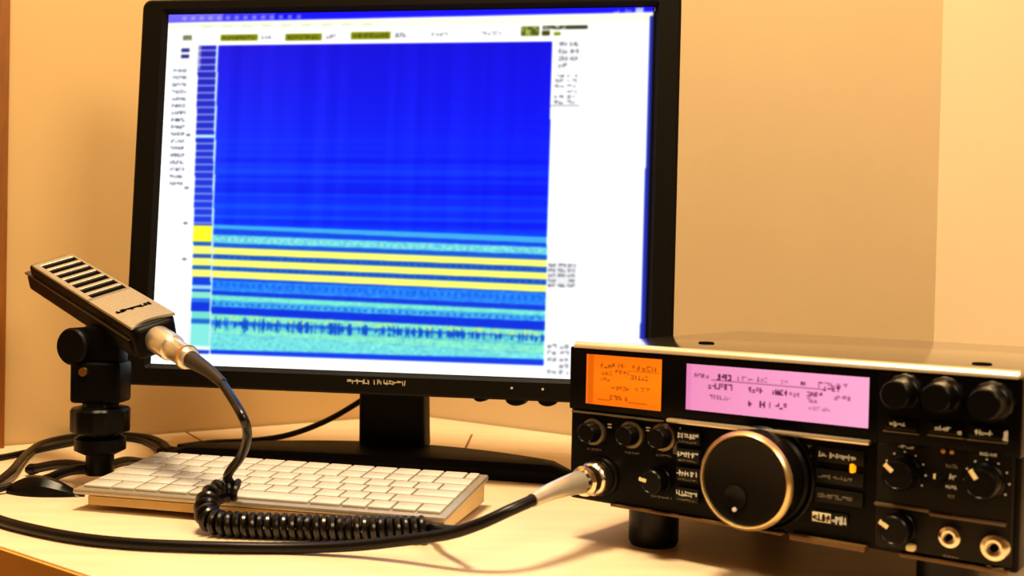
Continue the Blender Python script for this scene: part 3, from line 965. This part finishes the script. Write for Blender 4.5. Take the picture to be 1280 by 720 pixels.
# tail plate with a curved end
n = 12
tp = [(0, .080), (MW, .080)] + [(MW * (1 - i / n), .001 - .006 * math.sin(math.pi * i / n) * 0 + .010 * (math.sin(math.pi * i / n) * .55)) for i in range(n + 1)]
add_prism(bm, tp, zb, zt)
obj('grille_plate', bm, M['micgrille'], mic, angle=.5)
lt = strokes(bmesh.new(), .005, .033, -.0035, .0035, 8, 0, random.Random(77), .26)
for v in lt.verts:
    x, z = v.co.x, v.co.z
    v.co = Vector((x, .0355 + z * .75 - (x - .019) * .10, .0003))
obj('lettering', lt, M['slot'], mic, smooth=False)
# tail block around the connector
bm = bmesh.new()
add_box(bm, .001, MW - .001, -.002, .012, -.030, -.003, .005, 3)
obj('tail_block', bm, M['miccase'], mic)
# mounting lug below
bm = bmesh.new()
add_box(bm, .010, .028, .060, .092, -.044, -.030, .004, 2)
obj('mount_lug', bm, M['miccase'], mic)

# ------------------------------------------------------------------ microphone stand
SX, SY = -.341, .900
st = thing('microphone_stand', 'black table tripod stand under the microphone, left of the keyboard', 'stand', (SX, SY, DZ))
def z(y): return y
bm = bmesh.new()
add_lathe(bm, [(0, .012), (.0112, .012), (.0112, .030), (.0135, .031), (0, .031)], (0, 0, 0), (0, 0, 1), 32)
obj('post', bm, M['knob'], st)
obj('lower_flange', lathe([(0, .0295), (.014, .0295), (.0205, .0330), (.0205, .0425), (.0175, .0445), (0, .0445)], (0, 0, 0), (0, 0, 1), 40), M['knob'], st)
obj('locking_collar', lathe([(0, .044), (.0160, .044), (.0170, .0475), (.0236, .0485), (.0240, .0500), (.0240, .0660), (.0225, .0680), (.0150, .0690), (.0140, .0735), (0, .0735)], (0, 0, 0), (0, 0, 1), 48, flute=1, fdepth=.03), M['knob'], st)
bm = bmesh.new()
add_box(bm, -.0205, .0205, -.015, .015, .0725, .1065, .003, 3)
yoke = obj('yoke', bm, M['miccase'], st)
obj('screw', lathe([(0, .0172), (.0034, .0170), (.0040, .0150), (0, .0150)], (-.0090, 0, .0985), (0, -1, 0), 24), M['brass'], st)
bm = bmesh.new()
hinge_axis = (-.35, -.94, 0)
add_lathe(bm, [(0, -.014), (.0140, -.014), (.0155, -.012), (.0155, .012), (.0140, .014), (0, .014)], (-.016, 0, .1190), hinge_axis, 40)
add_box(bm, -.014, .0195, -.011, .011, .103, .136, .004, 2)
obj('hinge', bm, M['miccase'], st)
def leg(tip, knee=None, r=.0042):
    pts = [Vector((0, 0, .016)), Vector(tip) * .5 + Vector((0, 0, .0125)), Vector(tip)]
    l = obj('leg', tube(pts, r, 8, 12), M['rubber'], st)
    t = Vector(tip); d = (t - pts[1]).normalized()
    obj('rubber_tip', add_tube(bmesh.new(), [t - d * .010, t - d * .002, t + d * .002], [.0045, .0052, .0035], 14), M['knob'], l)
leg((-.079, .046, .0055))
leg((-.046, -.010, .0055))
leg((.012, .085, .0055))

# ------------------------------------------------------------------ folded cable strap
sp = thing('cable_strap', 'folded black cable strap lying on the desk left of the keyboard', 'strap', (-.375, .872, DZ))
bm = bmesh.new()
n = 24
path = []
for i in range(n + 1):
    s = i / n
    x = -.031 + .066 * s
    bulge = math.sin(math.pi * s ** .8) * .0085
    path.append((x, bulge, .0015 + .0165 * math.sin(math.pi * min(1, s * 1.05 + .03)) ** .8 * (1 - .45 * s)))
ring = []
for sgn in (1, -1):
    row = []
    for (x, b, h) in path:
        y = -.10 * (x + .031) + sgn * b
        row.append((bm.verts.new((x, y * 1.0, .0003)), bm.verts.new((x, y * .9, h * .6)), bm.verts.new((x, y * .45, h))))
    ring.append(row)
for row in ring:
    for A, B in zip(row, row[1:]):
        for k in range(2):
            bm.faces.new((A[k], B[k], B[k + 1], A[k + 1]))
for i in range(n):
    bm.faces.new((ring[0][i][2], ring[0][i + 1][2], ring[1][i + 1][2], ring[1][i][2]))
    bm.faces.new((ring[0][i][0], ring[1][i][0], ring[1][i + 1][0], ring[0][i + 1][0]))
bmesh.ops.remove_doubles(bm, verts=bm.verts[:], dist=.0002)
obj('strap_loop', bm, M['rubber'], sp)
obj('strap_tail', tube([(-.028, .003, .006), (-.040, -.012, .0035), (-.052, -.035, .003)], .0028, 8, 10), M['rubber'], sp)

# ------------------------------------------------------------------ coiled microphone cord
def mic_pt(x, y, z_): return T0 + WX * x + AX * y + NX * z_
c0 = mic_pt(.0180, -.001, -.0150)
cord = thing('coiled_microphone_cord', 'black coiled cord with silver connector plugged into the microphone', 'cord', c0)
def rc(p): return Vector(p) - c0
obj('connector', lathe([(0, .001), (.0104, .001), (.0110, .003), (.0110, .024), (.0104, .0265), (.0088, .0275), (.0086, .046), (.0092, .0470), (.0092, .0500), (.0072, .0515), (.0074, .056), (0, .056)],
                       (0, 0, 0), -AX, 40), M['silver'], cord)
obj('connector_ring', lathe([(.0086, .0475), (.0096, .0478), (.0096, .0500), (.0086, .0503)], (0, 0, 0), -AX, 40), M['brass'], cord)
b0 = c0 - AX * .054
bpts = [rc(b0), rc(b0 - AX * .014), rc(b0 - AX * .030 + Vector((0, 0, -.0005))), rc(b0 - AX * .048 + Vector((0, 0, -.003)))]
bpp = catmull(bpts, 6)
obj('boot', add_tube(bmesh.new(), bpp, [.0068 - .0030 * i / (len(bpp) - 1) for i in range(len(bpp))], 20), mat('boot_dark_rubber', (0.035, 0.03, 0.022, 1), .35, noise=.06), cord)
e0 = b0 - AX * .046 + Vector((0, 0, -.003))
def Q(x, y, zz): return Vector((x, y, CAMZ + zz))
lead = [b0 - AX * .034 + Vector((0, 0, -.001)), e0, Q(-.1850, .7420, -.1020), Q(-.1815, .7480, -.1170), Q(-.1880, .7620, -.1340),
        Q(-.1995, .7690, -.1500), Q(-.1995, .7735, -.1570), Q(-.1945, .7755, -.1615)]
obj('straight_lead', tube([rc(p) for p in lead], .0033, 10, 14), M['coil'], cord)
# coil: helix round a core path, starting on the keyboard's front edge and turning back along the desk
core = [Q(-.1945, .7760, -.1640), Q(-.2010, .7760, -.1625), Q(-.2080, .7720, -.1640), Q(-.2125, .7645, -.1690),
        Q(-.2105, .7560, -.1760), Q(-.2030, .7500, -.1800), Q(-.1853, .7475, -.1808), Q(-.1600, .7460, -.1808), Q(-.1288, .7440, -.1808),
        Q(-.0900, .7425, -.1806), Q(-.0560, .7440, -.1800)]
cp = catmull(core, 24)
# resample by arc length
acc = [0.0]
for a, b in zip(cp, cp[1:]):
    acc.append(acc[-1] + (b - a).length)
total = acc[-1]
pitch = .0056
steps = int(total / pitch * 16)
res = []
j = 0
for i in range(steps + 1):
    s = total * i / steps
    while j < len(acc) - 2 and acc[j + 1] < s:
        j += 1
    f_ = (s - acc[j]) / max(1e-9, acc[j + 1] - acc[j])
    res.append(cp[j].lerp(cp[j + 1], f_))
fr = frames(res)
hel = []
for i, (p, (t, a, b)) in enumerate(zip(res, fr)):
    th = 2 * math.pi * i / 16
    hel.append(rc(p + (a * math.cos(th) + b * math.sin(th)) * .0066))
obj('coil', add_tube(bmesh.new(), hel, .0026, 8), M['coil'], cord)
tail = [rc(res[-1]), rc(W(-.0500, .7385, .0125)), rc(W(-.0440, .7180, .0165)), rc(W(-.0330, .6960, .0210)), rc(W(-.0250, .6800, .0250))]
obj('tail_lead', tube([Vector(p) for p in tail], .0030, 8, 12), M['coil'], cord)

# ------------------------------------------------------------------ other leads
t = thing('thin_cable', 'thinner black cable running behind the stand at the left edge', 'cable', W(-.47, .99, 0))
o0 = W(-.47, .99, 0)
obj('cord', tube([p - o0 for p in (W(-.600, .955, .003), W(-.560, .945, .003), W(-.520, .955, .003), W(-.492, .985, .003), W(-.4755, 1.020, .003), W(-.4640, 1.0560, .003), W(-.4480, 1.1000, .003), W(-.4300, 1.1290, .003), W(-.4080, 1.1400, .003), W(-.3850, 1.1290, .003), W(-.3610, 1.0970, .003), W(-.3460, 1.0690, .003))], .0028, 8, 12), M['rubber'], t)
o1 = W(-.26, 1.13, 0)
t = thing('monitor_cable', 'black cable curving down from behind the monitor neck to the desk', 'cable', o1)
mc_pts = [W(-.110, 1.105, .090), W(-.135, 1.110, .066), W(-.160, 1.117, .047), W(-.195, 1.128, .026), W(-.235, 1.138, .010), W(-.275, 1.140, .0032), W(-.310, 1.125, .0030), W(-.335, 1.095, .0030)]
obj('cord', tube([p - o1 for p in mc_pts], .0030, 8, 12), M['rubber'], t)

# ------------------------------------------------------------------ light
def area(name, loc, target, size, power, color, sy=None):
    d = bpy.data.lights.new(name, 'AREA')
    d.energy = power
    d.color = color
    d.size = size
    if sy:
        d.shape = 'RECTANGLE'; d.size_y = sy
    o = bpy.data.objects.new(name, d)
    C.objects.link(o)
    o.location = loc
    o.rotation_euler = (Vector(target) - Vector(loc)).to_track_quat('-Z', 'Y').to_euler()
    return o
area('ceiling_lamp', (-0.16, 0.52, 2.35), (-0.08, 0.95, 0.8), 0.35, 33, (1.0, 0.80, 0.52))
area('room_light', (1.10, -0.50, 2.15), (0.5, 1.0, 0.95), 0.7, 20, (1.0, 0.80, 0.54))

w = bpy.data.worlds.new('world')
w.use_nodes = True
w.node_tree.nodes['Background'].inputs['Color'].default_value = (1.0, 0.72, 0.42, 1)
w.node_tree.nodes['Background'].inputs['Strength'].default_value = 0.02
bpy.context.scene.world = w

# ------------------------------------------------------------------ camera
cd = bpy.data.cameras.new('camera')
cd.sensor_width = 36.0
cd.lens = 36.0 * 1350.8 / 1280.0
cd.clip_start = 0.01
cd.dof.use_dof = True
cd.dof.focus_distance = 0.86
cd.dof.aperture_fstop = 9.0
cam = bpy.data.objects.new('camera', cd)
C.objects.link(cam)
cam.matrix_world = Matrix.Translation((0, 0, CAMZ)) @ Matrix.Rotation(math.pi / 2 - .0168, 4, 'X') @ Matrix.Rotation(.0217, 4, 'Z')
bpy.context.scene.camera = cam
sc = bpy.context.scene
sc.view_settings.view_transform = 'Standard'
sc.view_settings.look = 'Medium High Contrast'
sc.view_settings.exposure = 0.0
sc.view_settings.gamma = 1.0
